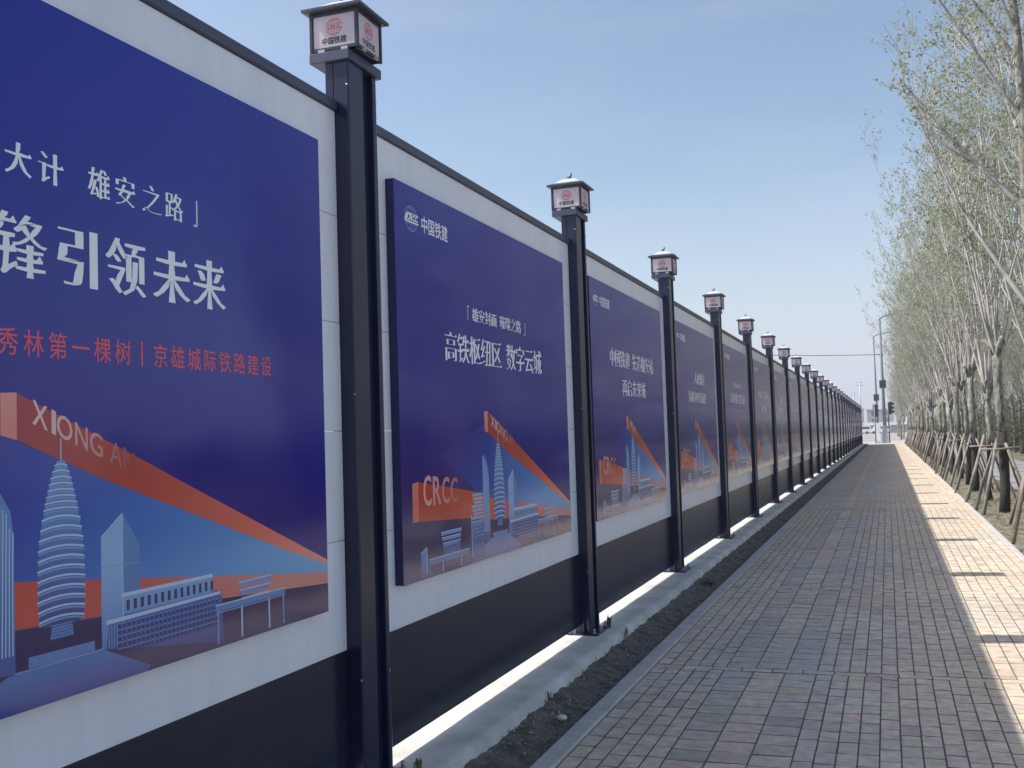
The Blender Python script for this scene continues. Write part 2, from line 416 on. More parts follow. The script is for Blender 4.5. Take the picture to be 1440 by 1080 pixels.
o = b.build('pebble'); o.location = (-1.76,5.5,-.004); tag(o, 'white pebble lying on the dark soil near the kerb', 'pebble')

# ------------------------------------------------------------------ lettering
_G = {}; _TICK = {}
def glyph(ch):
    """outline of one character of Blender's built-in font: verts, tris, outward vertex normals"""
    if ch in _G: return _G[ch]
    cu = bpy.data.curves.new('glyph_source','FONT'); cu.body = ch; cu.size = 1; cu.resolution_u = 3
    o = bpy.data.objects.new('glyph_source', cu); COL.objects.link(o)
    dg = bpy.context.evaluated_depsgraph_get(); dg.update()
    me = bpy.data.meshes.new_from_object(o.evaluated_get(dg))
    v = [(p.co.x,p.co.y) for p in me.vertices]; f = [tuple(p.vertices) for p in me.polygons]
    bpy.data.objects.remove(o); bpy.data.curves.remove(cu); bpy.data.meshes.remove(me)
    # weld coincident vertices
    key = {}; mp = []; nv = []
    for x,y in v:
        kk = (round(x,4),round(y,4))
        if kk not in key: key[kk] = len(nv); nv.append((x,y))
        mp.append(key[kk])
    f = [tuple(mp[i] for i in t) for t in f]; f = [t for t in f if len(set(t)) == len(t)]
    f = [t if sum(nv[t[i]][0]*nv[t[(i+1)%len(t)]][1]-nv[t[(i+1)%len(t)]][0]*nv[t[i]][1] for i in range(len(t))) > 0 else t[::-1] for t in f]
    es = set()
    for t in f:
        for i in range(len(t)): es.add((t[i],t[(i+1)%len(t)]))
    N = [[0,0] for _ in nv]
    for a,c in es:
        if (c,a) in es: continue
        dx,dy = nv[c][0]-nv[a][0], nv[c][1]-nv[a][1]; L = math.hypot(dx,dy) or 1
        for i in (a,c): N[i][0] += dy/L; N[i][1] -= dx/L
    # short vertical right-hand ends of horizontal strokes (for the printed Song style's triangular ticks)
    nxt = {a:c for a,c in es if (c,a) not in es}; prv = {c:a for a,c in nxt.items()}
    tick = []
    for a,c in nxt.items():
        dx,dy = nv[c][0]-nv[a][0], nv[c][1]-nv[a][1]
        if .045 < dy < .10 and abs(dx) < .012 and a in prv and c in nxt:
            p,q = nv[prv[a]],nv[nxt[c]]
            if p[0] < nv[a][0]-.05 and q[0] < nv[c][0]-.05 and abs(p[1]-nv[a][1]) < .03 and abs(q[1]-nv[c][1]) < .03: tick.append((nv[c][0],nv[c][1]))
    _TICK[ch] = tick
    acute = set()
    for a,c in nxt.items():
        if a in prv:
            p = prv[a]; d1 = (nv[a][0]-nv[p][0], nv[a][1]-nv[p][1]); d2 = (nv[c][0]-nv[a][0], nv[c][1]-nv[a][1])
            if math.atan2(d1[0]*d2[1]-d1[1]*d2[0], d1[0]*d2[0]+d1[1]*d2[1]) < -1.62: acute.add(a)
    out = []
    for i_,(x,y) in enumerate(N):
        if i_ in acute: out.append((0,0)); continue
        q = max(abs(x),abs(y),1e-6); out.append((x/q if abs(x) > .35*q else 0, y/q if abs(y) > .35*q else 0))
    _G[ch] = (nv,f,out); return _G[ch]
def put(b, ch, u0, v0, W, H, mt, x, off=(0,0), slant=0, em=True, shear=None):
    """place a character: its CJK em box (or bbox) fills the cell u0..u0+W, v0..v0+H on the plane x"""
    v,f,N = glyph(ch)
    if off[1] < 0: off = (off[0]*(1.35 if len(v) < 45 else 1.12 if len(v) < 75 else .85), off[1]*(1.1 if len(v) < 75 else .85))
    if em: a0,a1,b0,b1 = .03,.97,-.08,.84
    else:
        a0 = min(p[0] for p in v); a1 = max(p[0] for p in v); b0 = min(p[1] for p in v); b1 = max(p[1] for p in v)
    vs = []
    for (px,py),(nx,ny) in zip(v,N):
        px += nx*off[0]; py += ny*off[1]
        s = (px-a0)/(a1-a0); t = (py-b0)/(b1-b0)
        u = u0+W*s+slant*H*t; vv = v0+H*t
        if shear: vv += shear*(u)
        vs.append((x,u,vv))
    b.add(vs, f, mt)
    if off[1] < 0:
        for tx,ty in _TICK[ch]:
            ty += off[1]; tx += off[0]*.6
            b.add([(x+.00004, u0+W*(px-a0)/(a1-a0), v0+H*(py-b0)/(b1-b0)) for px,py in ((tx-.125,ty-.006),(tx+.004,ty-.006),(tx-.045,ty+.068))], [(0,1,2)], mt)
SONG = (.030,-.021); BOLD = (.016,.014)
def line(b, s, u0, v0, W, H, pitch, mt, x, off=SONG):
    u = u0
    for ch in s:
        if ch == ' ': u += pitch*.45; continue
        put(b, ch, u, v0, W, H, mt, x, off); u += pitch
def seg(b, pts, wd, mt, x):
    """a printed line of constant width on the plane x"""
    for (a,c),(d,e) in zip(pts[:-1],pts[1:]):
        L = math.hypot(d-a,e-c) or 1; nx,ny = -(e-c)/L*wd/2, (d-a)/L*wd/2
        b.add([(x,a+nx,c+ny),(x,a-nx,c-ny),(x,d-nx,e-ny),(x,d+nx,e+ny)], [(0,1,2,3)], mt)
def poly(b, pts, mt, x):
    if sum(pts[i][0]*pts[(i+1)%len(pts)][1]-pts[(i+1)%len(pts)][0]*pts[i][1] for i in range(len(pts))) < 0: pts = pts[::-1]
    b.add([(x,u,v) for u,v in pts], [tuple(range(len(pts)))], mt)
def globe(b, cu, cv, rx, ry, mt, x, wd):
    el = lambda fx,fy,n=28,a0=0,a1=2*pi: [(cu+rx*fx*cos(a0+(a1-a0)*i/n), cv+ry*fy*sin(a0+(a1-a0)*i/n)) for i in range(n+1)]
    seg(b, el(1,1), wd, mt, x)
    for fx in (.38,.75): seg(b, el(fx,1,22), wd*.75, mt, x)
    for t in (.45,.78,-.45,-.78):
        c = math.sqrt(1-t*t); seg(b, [(cu-rx*c,cv+ry*t),(cu+rx*c,cv+ry*t)], wd*.75, mt, x)
    seg(b, [(cu,cv+ry),(cu,cv-ry)], wd*.75, mt, x)

# ------------------------------------------------------------------ poster artwork (u along the fence, v up; board 2.70 x 1.915)
PW, PH = 2.70, 1.915
FX = .045
inkm = dict(
 back = gradmat('poster_ground', (.06,.52), 0.0, [(.0,(.050,.016,.11)),(.22,(.040,.013,.18)),(.48,(.014,.011,.27)),(.75,(.008,.012,.29)),(1,(.009,.016,.32))]),
 glow = gradmat('print_sky', (.36,-.30), .06, [(0,(0.037,0.019,0.252)),(.17,(0.033,0.026,0.287)),(.30,(0.033,0.061,0.392)),(.5,(0.069,0.189,0.560)),(.8,(0.150,0.377,0.700)),(1,(0.250,0.464,0.700))]),
 glowl = gradmat('print_glow', (.9,.35), -.35, [(0,(.030,.024,.15)),(.5,(.028,.030,.23)),(1,(.030,.045,.30))]),
 bface = gradmat('print_block_face', (0,4.), -2.8, [(0,(0.837,0.260,0.195)),(1,(0.891,0.390,0.312))]),
 bside = gradmat('print_beam', (.62,0), -.68, [(0,(0.416,0.047,0.051)),(.35,(0.576,0.081,0.058)),(.75,(0.896,0.203,0.131)),(1,(0.920,0.324,0.246))]),
 cface = gradmat('print_crcc_face', (0,4.), -1, [(0,(0.725,0.169,0.104)),(1,(0.899,0.286,0.208))]),
 cside = gradmat('print_crcc_side', (.45,0), -.05, [(0,(0.600,0.066,0.046)),(.35,(0.660,0.084,0.039)),(.65,(0.630,0.096,0.078)),(1,(0.750,0.288,0.247))]),
 glet = gradmat('print_crcc_letters', (2.0,0), -.45, [(0,(0.900,0.468,0.403)),(.6,(0.775,0.286,0.234)),(1,(0.525,0.091,0.065))]),
 xlet = gradmat('print_xiong_letters', (2.5,0), -2.95, [(0,(0.900,0.650,0.624)),(.55,(0.700,0.338,0.312)),(1,(0.400,0.078,0.065))]),
 ground = gradmat('print_foreground', (.12,2.2), .0, [(0,(.034,.026,.17)),(.35,(.034,.020,.12)),(1,(.055,.022,.095))]),
 road = gradmat('print_road', (.1,6.), .0, [(0,(0.033,0.039,0.260)),(.5,(0.058,0.130,0.416)),(1,(0.130,0.286,0.598))]),
 towr = gradmat('print_tower', (0,1.9), -.32, [(0,(0.047,0.041,0.203)),(.25,(0.074,0.135,0.405)),(.6,(0.135,0.270,0.594)),(1,(0.189,0.351,0.675))]),
 pale = gradmat('print_pale_blue', (0,3.2), -.1, [(0,(0.061,0.081,0.324)),(.4,(0.189,0.324,0.621)),(1,(0.324,0.513,0.783))]),
 mid = gradmat('print_mid_blue', (0,2.4), -.05, [(0,(0.042,0.042,0.247)),(.3,(0.085,0.143,0.403)),(1,(0.130,0.286,0.585))]),
 hi = mat('print_highlight', (.52,.66,.85), .22), hi2 = mat('print_highlight_soft', (.22,.36,.62), .22), dk = mat('print_dark_blue', (.028,.035,.17), .22))
def make_art():
    b = MB(); I = inkm; L = lambda k: FX+.00012*k
    # lit wedge of sky under the beam, and the soft glow left of it
    poly(b, [(.45,.60),(1.10,.76),(1.13,.70),(2.70,.20),(2.70,.10),(1.0,.15),(.9,.40)], I['glow'], L(1))
    poly(b, [(.70,.36),(.45,.60),(.30,1.02),(1.10,.80),(1.08,.40)], I['glowl'], L(2)) if False else None
    # long block: face, side running to the right edge, letters
    poly(b, [(.185,.472),(.90,.384),(1.12,.337),(2.70,.155),(2.70,.112),(1.43,.197),(1.12,.214),(.86,.245),(.182,.281)], I['cside'], L(2))
    poly(b, [(.118,.466),(.185,.473),(.181,.281),(.113,.281)], I['cface'], L(3))
    for ch,u,h in (('C',.243,.147),('R',.357,.140),('C',.468,.133),('C',.577,.126)):
        put(b, ch, u, .350-.012*(u-.24), .090, h, I['glet'], L(4), (.022,.012), .0, em=False)
    # high beam
    poly(b, [(1.13,.827),(1.55,.663),(1.84,.546),(2.70,.205),(2.70,.186),(2.39,.279),(1.96,.421),(1.45,.585),(1.13,.703)], I['bside'], L(3))
    poly(b, [(1.078,.825),(1.131,.828),(1.131,.703),(1.078,.716)], I['bface'], L(4))
    for ch,u,wd in (('X',1.184,.052),('I',1.252,.013),('O',1.270,.056),('N',1.338,.046),('G',1.394,.050),('A',1.474,.050),('N',1.532,.047)):
        put(b, ch, u, .746+.385*1.186, wd, .064, I['xlet'], L(5), (.012,.008), 0, em=False, shear=-.385)
    seg(b, [(1.86,.560),(2.30,.385),(2.70,.222)], .003, I['dk'], L(4))
    # foreground
    poly(b, [(0,0),(PW,0),(PW,.113),(1.43,.196),(1.12,.213),(.86,.243),(.0,.285)], I['ground'], L(1.5))
    # coil tower
    hw = [(.20,.060),(.21,.078),(.26,.083),(.34,.083),(.42,.079),(.48,.068),(.54,.053),(.59,.037),(.615,.028),(.63,.020),(.645,.014)]
    def half(v):
        for (a,c),(d,e) in zip(hw[:-1],hw[1:]):
            if a <= v <= d: return c+(e-c)*(v-a)/(d-a)
        return hw[-1][1]
    cu = 1.283
    poly(b, [(cu+h,v) for v,h in hw]+[(cu-h,v) for v,h in hw[::-1]], I['towr'], L(4))
    v = .215
    while v < .64:
        h = half(v)+.004
        arc = [(cu+h*(-1+2*i/10), v+.010*(1-(-1+2*i/10)**2)*(1 if v < .5 else .5)) for i in range(11)]
        seg(b, arc, .0055 if v < .5 else .004, I['hi'], L(5))
        seg(b, [(p,q-.008) for p,q in arc], .005, I['hi2'], L(5))
        v += .027 if v < .5 else .017
    seg(b, [(cu,.645),(cu,.706)], .004, I['hi'], L(5)); poly(b, [(cu-.035,.20),(cu+.035,.20),(cu+.045,.165),(cu-.045,.165)], I['mid'], L(4))
    for i in range(5): seg(b, [(cu-.04,.17+.008*i),(cu+.04,.17+.008*i)], .002, I['hi2'], L(5))
    # slim striped tower on the left
    poly(b, [(1.02,.11),(1.122,.10),(1.120,.45),(1.108,.52),(1.078,.565),(1.045,.585),(1.030,.560)], I['mid'], L(3))
    for i in range(9):
        uu = 1.030+.0105*i; seg(b, [(uu-.008+.001*i,.15),(uu,.36),(uu+.002,.575-.010*i-(.03 if i > 6 else 0))], .0035, I['hi'], L(4))
    # crystal tower
    poly(b, [(1.433,.10),(1.433,.420),(1.522,.483),(1.522,.10)], I['pale'], L(3)); poly(b, [(1.522,.10),(1.522,.483),(1.597,.383),(1.597,.10)], I['mid'], L(3))
    for i in range(7): uu = 1.532+.009*i; seg(b, [(uu,.2),(uu,.475-.0115*i*1.15)], .0016, I['hi2'], L(4))
    seg(b, [(1.522,.15),(1.522,.483)], .003, I['hi'], L(4)); seg(b, [(1.433,.42),(1.522,.483)], .003, I['hi'], L(4)); seg(b, [(1.433,.335),(1.597,.33)], .003, I['hi2'], L(4))
    # great hall with window grid
    poly(b, [(1.452,.098),(2.005,.015),(2.0,.165),(1.975,.192),(1.46,.180)], I['mid'], L(4))
    poly(b, [(1.523,.186),(1.942,.186),(1.942,.246),(1.523,.246)], I['pale'], L(5))
    poly(b, [(1.515,.238),(1.95,.238),(1.95,.249),(1.515,.249)], I['hi'], L(6))
    poly(b, [(1.452,.168),(1.99,.176),(1.99,.186),(1.452,.180)], I['hi'], L(5))
    for i in range(14): uu = 1.535+.031*i; poly(b, [(uu,.196),(uu+.014,.196),(uu+.014,.226),(uu,.226)], I['dk'], L(6))
    for r_ in range(5):
        for i in range(24):
            uu = 1.50+.0202*i; vv = .160-.0185*r_
            if vv > .075+.0*(i): poly(b, [(uu,vv-.010),(uu+.011,vv-.010),(uu+.011,vv),(uu,vv)], I['dk'], L(5)); seg(b, [(uu-.002,vv+.003),(uu+.014,vv+.003)], .002, I['hi2'], L(5))
    for i in range(5): seg(b, [(1.462+.011*i,.10),(1.462+.011*i,.165)], .003, I['hi2'], L(5))
    # memorial gates
    def gate(u0,u1,c0,c1,vb,vr,foot):
        seg(b, [(u0,vb),(u1,vb)], .020, I['pale'], L(6)); seg(b, [(u0,vb+.012),(u1,vb+.012)], .004, I['hi'], L(7)); seg(b, [(u0,vb-.014),(u1,vb-.014)], .004, I['hi2'], L(7))
        for i in range(3):
            s = .010*i; seg(b, [(c0+s,vr-.028*i),(c1-s,vr-.028*i)], .016, I['pale'], L(6)); seg(b, [(c0+s-.006,vr+.009-.028*i),(c1-s+.006,vr+.009-.028*i)], .004, I['hi'], L(7))
        poly(b, [(c0+.02,vb),(c1-.02,vb),(c1-.02,vr-.05),(c0+.02,vr-.05)], I['mid'], L(5))
        n = 14
        for i in range(n): uu = u0+(u1-u0)*(i+.5)/n; seg(b, [(uu,vb-.010),(uu,vb+.010)], .002, I['hi2'], L(7))
        for uu in (u0+.012,c0+.012,c1-.012,u1-.012): seg(b, [(uu,vb-.01),(uu,foot)], .009, I['hi'] if uu in (c0+.012,c1-.012) else I['hi2'], L(6))
    gate(1.965,2.385,2.10,2.292,.128,.190,.012)
    gate(.285,.80,.44,.70,.075,.196,.010)
    poly(b, [(.195,.01),(.195,.125),(.262,.150),(.262,.01)], I['pale'], L(4)); seg(b, [(.262,.02),(.262,.15)], .008, I['hi'], L(5)); seg(b, [(.195,.125),(.262,.15)], .005, I['hi'], L(5))
    # stacked hall under the slim tower
    for i in range(8):
        s = .016*(i % 3); vv = .375-.021*i; seg(b, [(.862-.004*i+s,vv-.012),(1.02-s*.4,vv-.012)], .010, I['pale'], L(6)); seg(b, [(.862-.004*i+s,vv-.004),(1.02-s*.4,vv-.004)], .003, I['hi'], L(7))
    poly(b, [(.845,.02),(.845,.21),(1.03,.22),(1.03,.02)], I['mid'], L(5)); seg(b, [(.845,.03),(.845,.26)], .007, I['hi'], L(6))
    for c in (.874,.915,.956,.997):
        seg(b, [(c-.014,.03),(c-.014,.082),(c-.009,.096),(c,.101),(c+.009,.096),(c+.014,.082),(c+.014,.03)], .003, I['hi2'], L(6))
    for i in range(4): seg(b, [(.86,.14+.02*i),(1.02,.143+.02*i)], .004, I['hi2'], L(6))
    # plaza slab and road
    poly(b, [(1.165,.103),(1.405,.106),(1.405,.133),(1.165,.135)], I['pale'], L(5))
    poly(b, [(.80,.0),(1.10,.100),(1.440,.101),(1.64,.015),(1.62,0)], I['road'], L(4))
    seg(b, [(1.12,.102),(1.440,.103)], .004, I['hi2'], L(5))
    return b.mesh('skyline_print')
def make_emblem():
    b = MB(); x = FX+.0003
    globe(b, .187, 1.754, .074, .062, inkm['hi2'], x, .003)
    poly(b, [(.110,1.733),(.262,1.733),(.270,1.741),(.118,1.741)], M['txt'], x+.00015)
    poly(b, [(.110,1.741),(.130,1.741),(.150,1.776),(.128,1.776)], M['txt'], x+.00015)
    for i,ch in enumerate('CRCC'): put(b, ch, .137+.031*i, 1.746, .026, .030, M['txt'], x+.00015, (.05,.03), .25, em=False)
    seg(b, [(.14,1.780),(.268,1.780)], .004, M['txt'], x+.00015)
    line(b, '中国铁建', .300, 1.711, .078, .082, .0838, M['txt'], x, BOLD)
    return b.mesh('emblem')
def make_board():
    b = MB(); b.box(.002, FX-.0012, .0012, PW-.0012, .0012, PH-.0012, M['edge'])
    b.add([(FX,0,0),(FX,PW,0),(FX,PW,PH),(FX,0,PH)], [(0,1,2,3)], inkm['back'])
    for (a,c,d,e) in (((0,0),(PW,0),0,1),((PW,0),(PW,PH),0,1),((PW,PH),(0,PH),0,1),((0,PH),(0,0),0,1)):
        b.add([(FX-.0015,a[0],a[1]),(FX-.0015,c[0],c[1]),(FX,c[0],c[1]),(FX,a[0],a[1])], [(0,1,2,3)], M['edge'])
    return b.mesh('board')
TX = FX+.0004
def word(fill):
    b = MB(); fill(b); return b.mesh('slogan_word')
def bracket(pts):
    b = MB(); seg(b, pts, .006, M['txt'], TX); return b.mesh('bracket')
def text_leading():
    T = M['txt']; out = []
    def w1(chars, us, v, W, H, mt, off): return word(lambda b: [put(b, ch, u, v, W, H, mt, TX, off) for ch,u in zip(chars, us)])
    out.append(w1('大计', (1.098,1.212), 1.404, .088, .092, T, SONG)); out.append(w1('雄安之路', (1.398,1.508,1.628,1.736), 1.404, .088, .092, T, SONG))
    out.append(bracket([(1.897,1.494),(1.897,1.408),(1.880,1.408)]))
    out.append(w1('锋引领未来', (1.066,1.275,1.468,1.680,1.876), 1.132, .168, .174, T, (.040,-.018)))
    out.append(w1('秀林第一棵树', [1.070+.0862*i for i in range(6)], .925, .068, .072, M['txtred'], (.006,.005)))
    b = MB(); seg(b, [(1.617,1.0),(1.617,.922)], .007, M['txtred'], TX); out.append(b.mesh('divider_stroke'))
    out.append(w1('京雄城际铁路建设', [1.670+.0838*i for i in range(8)], .925, .068, .072, M['txtred'], (.006,.005)))
    return out
def text_two(l1, u1, p1, v1, h1, l2, u2, p2, v2, h2, brackets=None):
    out = []
    for (l,u,p,v,h) in ((l1,u1,p1,v1,h1),(l2,u2,p2,v2,h2)):
        for part in l.split(' '):
            out.append(word(lambda b: line(b, part, u, v, p*.95, h, p, M['txt'], TX))); u += p*(len(part)+.45)
    if brackets:
        a,c = brackets; out.append(bracket([(a+.022,v1+h1),(a,v1+h1),(a,v1+.005)])); out.append(bracket([(c-.022,v1),(c,v1),(c,v1+h1-.005)]))
    return out
T1 = text_leading()
T2 = text_two('雄安封面 璀璨之路', .944,.0965,1.322,.080, '高铁枢纽区 数字云城', .552,.1690,1.080,.160, (.880,1.832))
T3 = text_two('中国铁建 先造雄安站', .574,.1790,1.240,.155, '再启未来城', .975,.183,.998,.152)
T4 = text_two('人居雅序', 1.13,.185,1.248,.148, '为雄安时代而来', .697,.1755,1.020,.142, (1.02,1.92))
ART = make_art(); EMB = make_emblem(); BRD = make_board()

# ------------------------------------------------------------------ fence
S, PY0 = 3.47, .415          # post spacing; front face of post 0
NPOST = 29
XW = -2.18                   # face of the boarding
SLABZ = .100
def make_post():
    t = thing('lamp_post', '-', 'lamp post', (0,0,0), 'lamp posts along the hoarding')
    b = MB()
    # extruded section: front groove, side channel
    pl = [(-2.222,.0),(-2.187,.0),(-2.187,.008),(-2.183,.008),(-2.183,.0),(-2.118,.0),(-2.112,.002),(-2.110,.008),
          (-2.110,.128),(-2.114,.131),(-2.140,.133),(-2.140,.222),(-2.114,.224),(-2.110,.227),(-2.110,.252),(-2.112,.258),(-2.118,.260),(-2.222,.260),(-2.225,.257),(-2.225,.003)]
    b.prism(pl, SLABZ+.012, 3.206, M['post']); b.build('shaft', t, True)
    for z in (.55,1.75,3.09):
        b = MB(); b.tube([(-2.109,.245,z),(-2.105,.245,z)], [.007,.004], M['bolt'], 8); b.build('rivet', t)
        b = MB(); b.tube([(-2.118,.001,z+.01),(-2.118,-.004,z+.01)], [.007,.004], M['bolt'], 8); b.build('rivet', t)
    b = MB(); b.box(-2.28,-2.045,-.045,.305,SLABZ-.004,SLABZ+.012,M['post'],.003); pb = b.build('base_plate', t)
    for (x,y) in ((-2.075,-.02),(-2.075,.28),(-2.255,-.02),(-2.255,.28)):
        b = MB(); b.tube([(x,y,SLABZ+.012),(x,y,SLABZ+.024)], .016, M['bolt'], 6); b.tube([(x,y,SLABZ+.024),(x,y,SLABZ+.05)], .008, M['bolt'], 8); b.build('anchor_bolt', pb)
    for y in (-.002,.262):
        b = MB(); s = -1 if y < 0 else 1
        for x in (-2.15,):
            b.add([(x-.004,y,SLABZ+.012),(x-.004,y+s*.04,SLABZ+.012),(x-.004,y,SLABZ+.10),(x+.004,y,SLABZ+.012),(x+.004,y+s*.04,SLABZ+.012),(x+.004,y,SLABZ+.10)],
                  [(0,1,2),(3,5,4),(0,3,4,1),(1,4,5,2),(2,5,3,0)], M['post'])
        b.build('gusset', t, True)
    b = MB(); b.box(-2.292,-2.096,-.018,.288,3.207,3.253,M['rail'],.004); b.build('pedestal', t)
    # lamp
    cx, cy, h = -2.177, .112, .118; z0, z1 = 3.258, 3.432
    b = MB(); F = M['lampframe']
    for sx in (-1,1):
        for sy in (-1,1):
            b.box(*sorted((cx+sx*h,cx+sx*(h-.016))), *sorted((cy+sy*h,cy+sy*(h-.016))), z0, z1, F, .002)
    for s in (-1,1):
        for za,zb in ((z0+.003,z0+.017),(z1-.014,z1-.002)):
            b.box(cx-h+.0165,cx+h-.0165,*sorted((cy+s*(h-.002),cy+s*(h-.014))),za,zb,F); b.box(*sorted((cx+s*(h-.002),cx+s*(h-.014))),cy-h+.0165,cy+h-.0165,za,zb,F)
    b.box(cx-h+.02,cx+h-.02,cy-h+.02,cy+h-.02,z0-.004,z0+.006,F)
    for s in (-.5,.45):
        for k in (-1,1):
            b.box(cx+s*h-.016,cx+s*h+.016,*sorted((cy+k*(h+.003),cy+k*(h-.008))),z0-.004,z0+.009,M['steel']); b.box(*sorted((cx+k*(h+.003),cx+k*(h-.008))),cy+s*h-.016,cy+s*h+.016,z0-.004,z0+.009,M['steel'])
    lh = b.build('lamp_housing', t)
    # pane: built facing +X at the origin, centre bottom (0,0,0)
    pw, ph = .201, z1-z0-.031
    b = MB(); b.box(-.003,0,-pw/2,pw/2,0,ph,M['pane'])
    x = .0006
    globe(b, 0, .089, .040, .036, M['red'], x, .0022)
    poly(b, [(-.036,.079),(.036,.079),(.038,.083),(-.034,.083)], M['red'], x+.0006)
    for i,ch in enumerate('CRCC'): put(b, ch, -.032+.0165*i, .085, .0135, .014, M['red'], x+.0006, (.05,.03), .2, em=False)
    for i,ch in enumerate('中国铁建'): put(b, ch, -.060+.0305*i, .015, .028, .030, M['ink'], x, (.03,.026))
    pm = b.mesh('lamp_pane')
    for k,(dx,dy,rz) in enumerate(((1,0,0),(0,1,pi/2),(-1,0,pi),(0,-1,-pi/2))):
        o = link('lamp_pane', pm, lh); o.location = (cx+dx*(h-.008), cy+dy*(h-.008), z0+.017); o.rotation_euler = (0,0,rz)
    b = MB(); e = .143; za = 3.433
    def ring(hh,z): return [(cx-hh,cy-hh,z),(cx+hh,cy-hh,z),(cx+hh,cy+hh,z),(cx-hh,cy+hh,z)]
    vs = ring(e-.012,za)+ring(e,za+.004)+ring(e,za+.016)+ring(e*.70,za+.034)
    b.add(vs, [(3,2,1,0)]+[(4*j+i,4*j+(i+1)%4,4*j+4+(i+1)%4,4*j+4+i) for j in range(3) for i in range(4)], M['roof'])
    vs = ring(e*.70,za+.034)+ring(e*.34,za+.070)+ring(e*.14,za+.078)
    b.add(vs, [(4*j+i,4*j+(i+1)%4,4*j+4+(i+1)%4,4*j+4+i) for j in range(2) for i in range(4)]+[(8,9,10,11)], M['roofglare'])
    rf = b.build('lamp_roof', lh)
    b = MB(); zt = za+.078
    b.tube([(cx,cy,zt-.003),(cx,cy,zt+.012),(cx,cy,zt+.020)], [.012,.010,.005], M['dkmetal'], 8)
    b.tube([(cx-.026,cy,zt+.018),(cx-.010,cy,zt+.016),(cx+.006,cy,zt+.021),(cx+.012,cy,zt+.036),(cx+.006,cy,zt+.052)], [.003,.007,.008,.006,.002], M['dkmetal'], 6)
    b.build('finial', lh)
    return t
post0 = make_post()
NEARP = {1:'nearest and largest black lamp post, between the two biggest blue posters',
         2:'second lamp post from the left edge, after the poster with the railway slogan'}
def post_label(k):
    if k == 0: return 'black lamp post at the near end, just left of the photographed view'
    if k in NEARP: return NEARP[k]
    if k <= 12: return 'black fence post with a boxed lamp, %s in line counting from the nearest' % ORD[k-1]
    return 'one of the small far lamp posts crowded together near the end of the hoarding'
posts = []
for k in range(NPOST):
    o = post0 if k == 0 else copy_tree(post0, skip=() if k < 9 else ('anchor_bolt','finial','rivet') if k < 16 else ('anchor_bolt','finial','gusset','rivet'))
    o.location = (0, PY0+S*k, 0); o['label'] = post_label(k); posts.append(o)
    if k > 1: o.rotation_euler = (R.gauss(0,.0022), R.gauss(0,.0010), 0)
    for ch in o.children:
        if ch.name.startswith('lamp_'):
            g = R.gauss(0,.02); px, py = -2.177, .112
            ch.rotation_euler = (0,0,g); ch.location = (px-(px*cos(g)-py*sin(g)), py-(px*sin(g)+py*cos(g)), 0)

def make_panel():
    t = thing('hoarding_panel', '-', 'hoarding panel', (0,0,0), 'white and black panels of the hoarding')
    L = S-.262
    b = MB(); z = .684
    while z < 2.98:
        b.box(XW-.04, XW, .001, L-.001, z+.0014, z+.4600, M['white'], .0016); z += .4612
    b.build('white_boarding', t)
    b = MB(); b.box(XW-.04, XW+.0005, .001, L-.001, .167, .6838, M['dark'], .002); b.build('dark_skirting', t)
    b = MB(); b.box(XW-.052, XW+.014, .001, L-.001, 2.9905, 3.036, M['rail'], .004); b.build('top_rail', t)
    return t
panel0 = make_panel()
def panel_label(k):
    if k == 0: return 'nearest hoarding panel at the left edge, behind the poster with red lettering'
    if k == 1: return 'white over black hoarding panel between the nearest and second lamp posts'
    if k < 12: return 'hoarding panel, %s from the left edge, narrower than the one before' % ORD[k]
    return 'one of the thin sliver-like hoarding panels near the far end of the fence'
for k in range(NPOST-1):
    o = panel0 if k == 0 else copy_tree(panel0)
    o.location = (0, PY0+S*k+.261, 0); o['label'] = panel_label(k)
def poster_label(k):
    return {0:'largest blue poster at left with big white characters and a red line of text',
            1:'blue poster with a two-word white slogan between the two nearest lamp posts',
            2:'blue poster with two stacked white lines, between second and third lamp posts',
            3:'greyish reflecting poster with small white characters after the third lamp post'}.get(k) or (
            'washed-out blue poster on the %s hoarding panel from the left edge' % ORD[k] if k < 12 else 'one of the far posters seen only as a grey sliver between posts')
poster0 = None
for k in range(NPOST-1):
    tm = T1 if k == 0 else (T2,T3,T4)[(k-1) % 3]
    if poster0 is None:
        o = thing('poster', '-', 'poster', (0,0,0), 'blue posters fixed on the hoarding'); poster0 = o
        link('board', BRD, o); link('skyline_print', ART, o); link('emblem', EMB, o)
    else:
        o = poster0.copy(); COL.objects.link(o)
        for ch in poster0.children:
            if ch.name.split('.')[0] in ('board','skyline_print','emblem'): c = ch.copy(); COL.objects.link(c); c.parent = o
    for q,m_ in enumerate(tm):
        c = link(m_.name.split('.')[0], m_, o)
        if k == 0 and q == 3: c['label'] = 'biggest row of white characters'
        if k == 0 and q in (4,6): c['label'] = 'small red characters'
    y = {0:.960, 1:4.345, 2:7.735, 3:11.18}.get(k, PY0+S*k+.45+R.uniform(-.05,.03))
    o.location = (XW, y, .885+(R.uniform(-.008,.008) if k > 1 else 0)); o['label'] = poster_label(k)

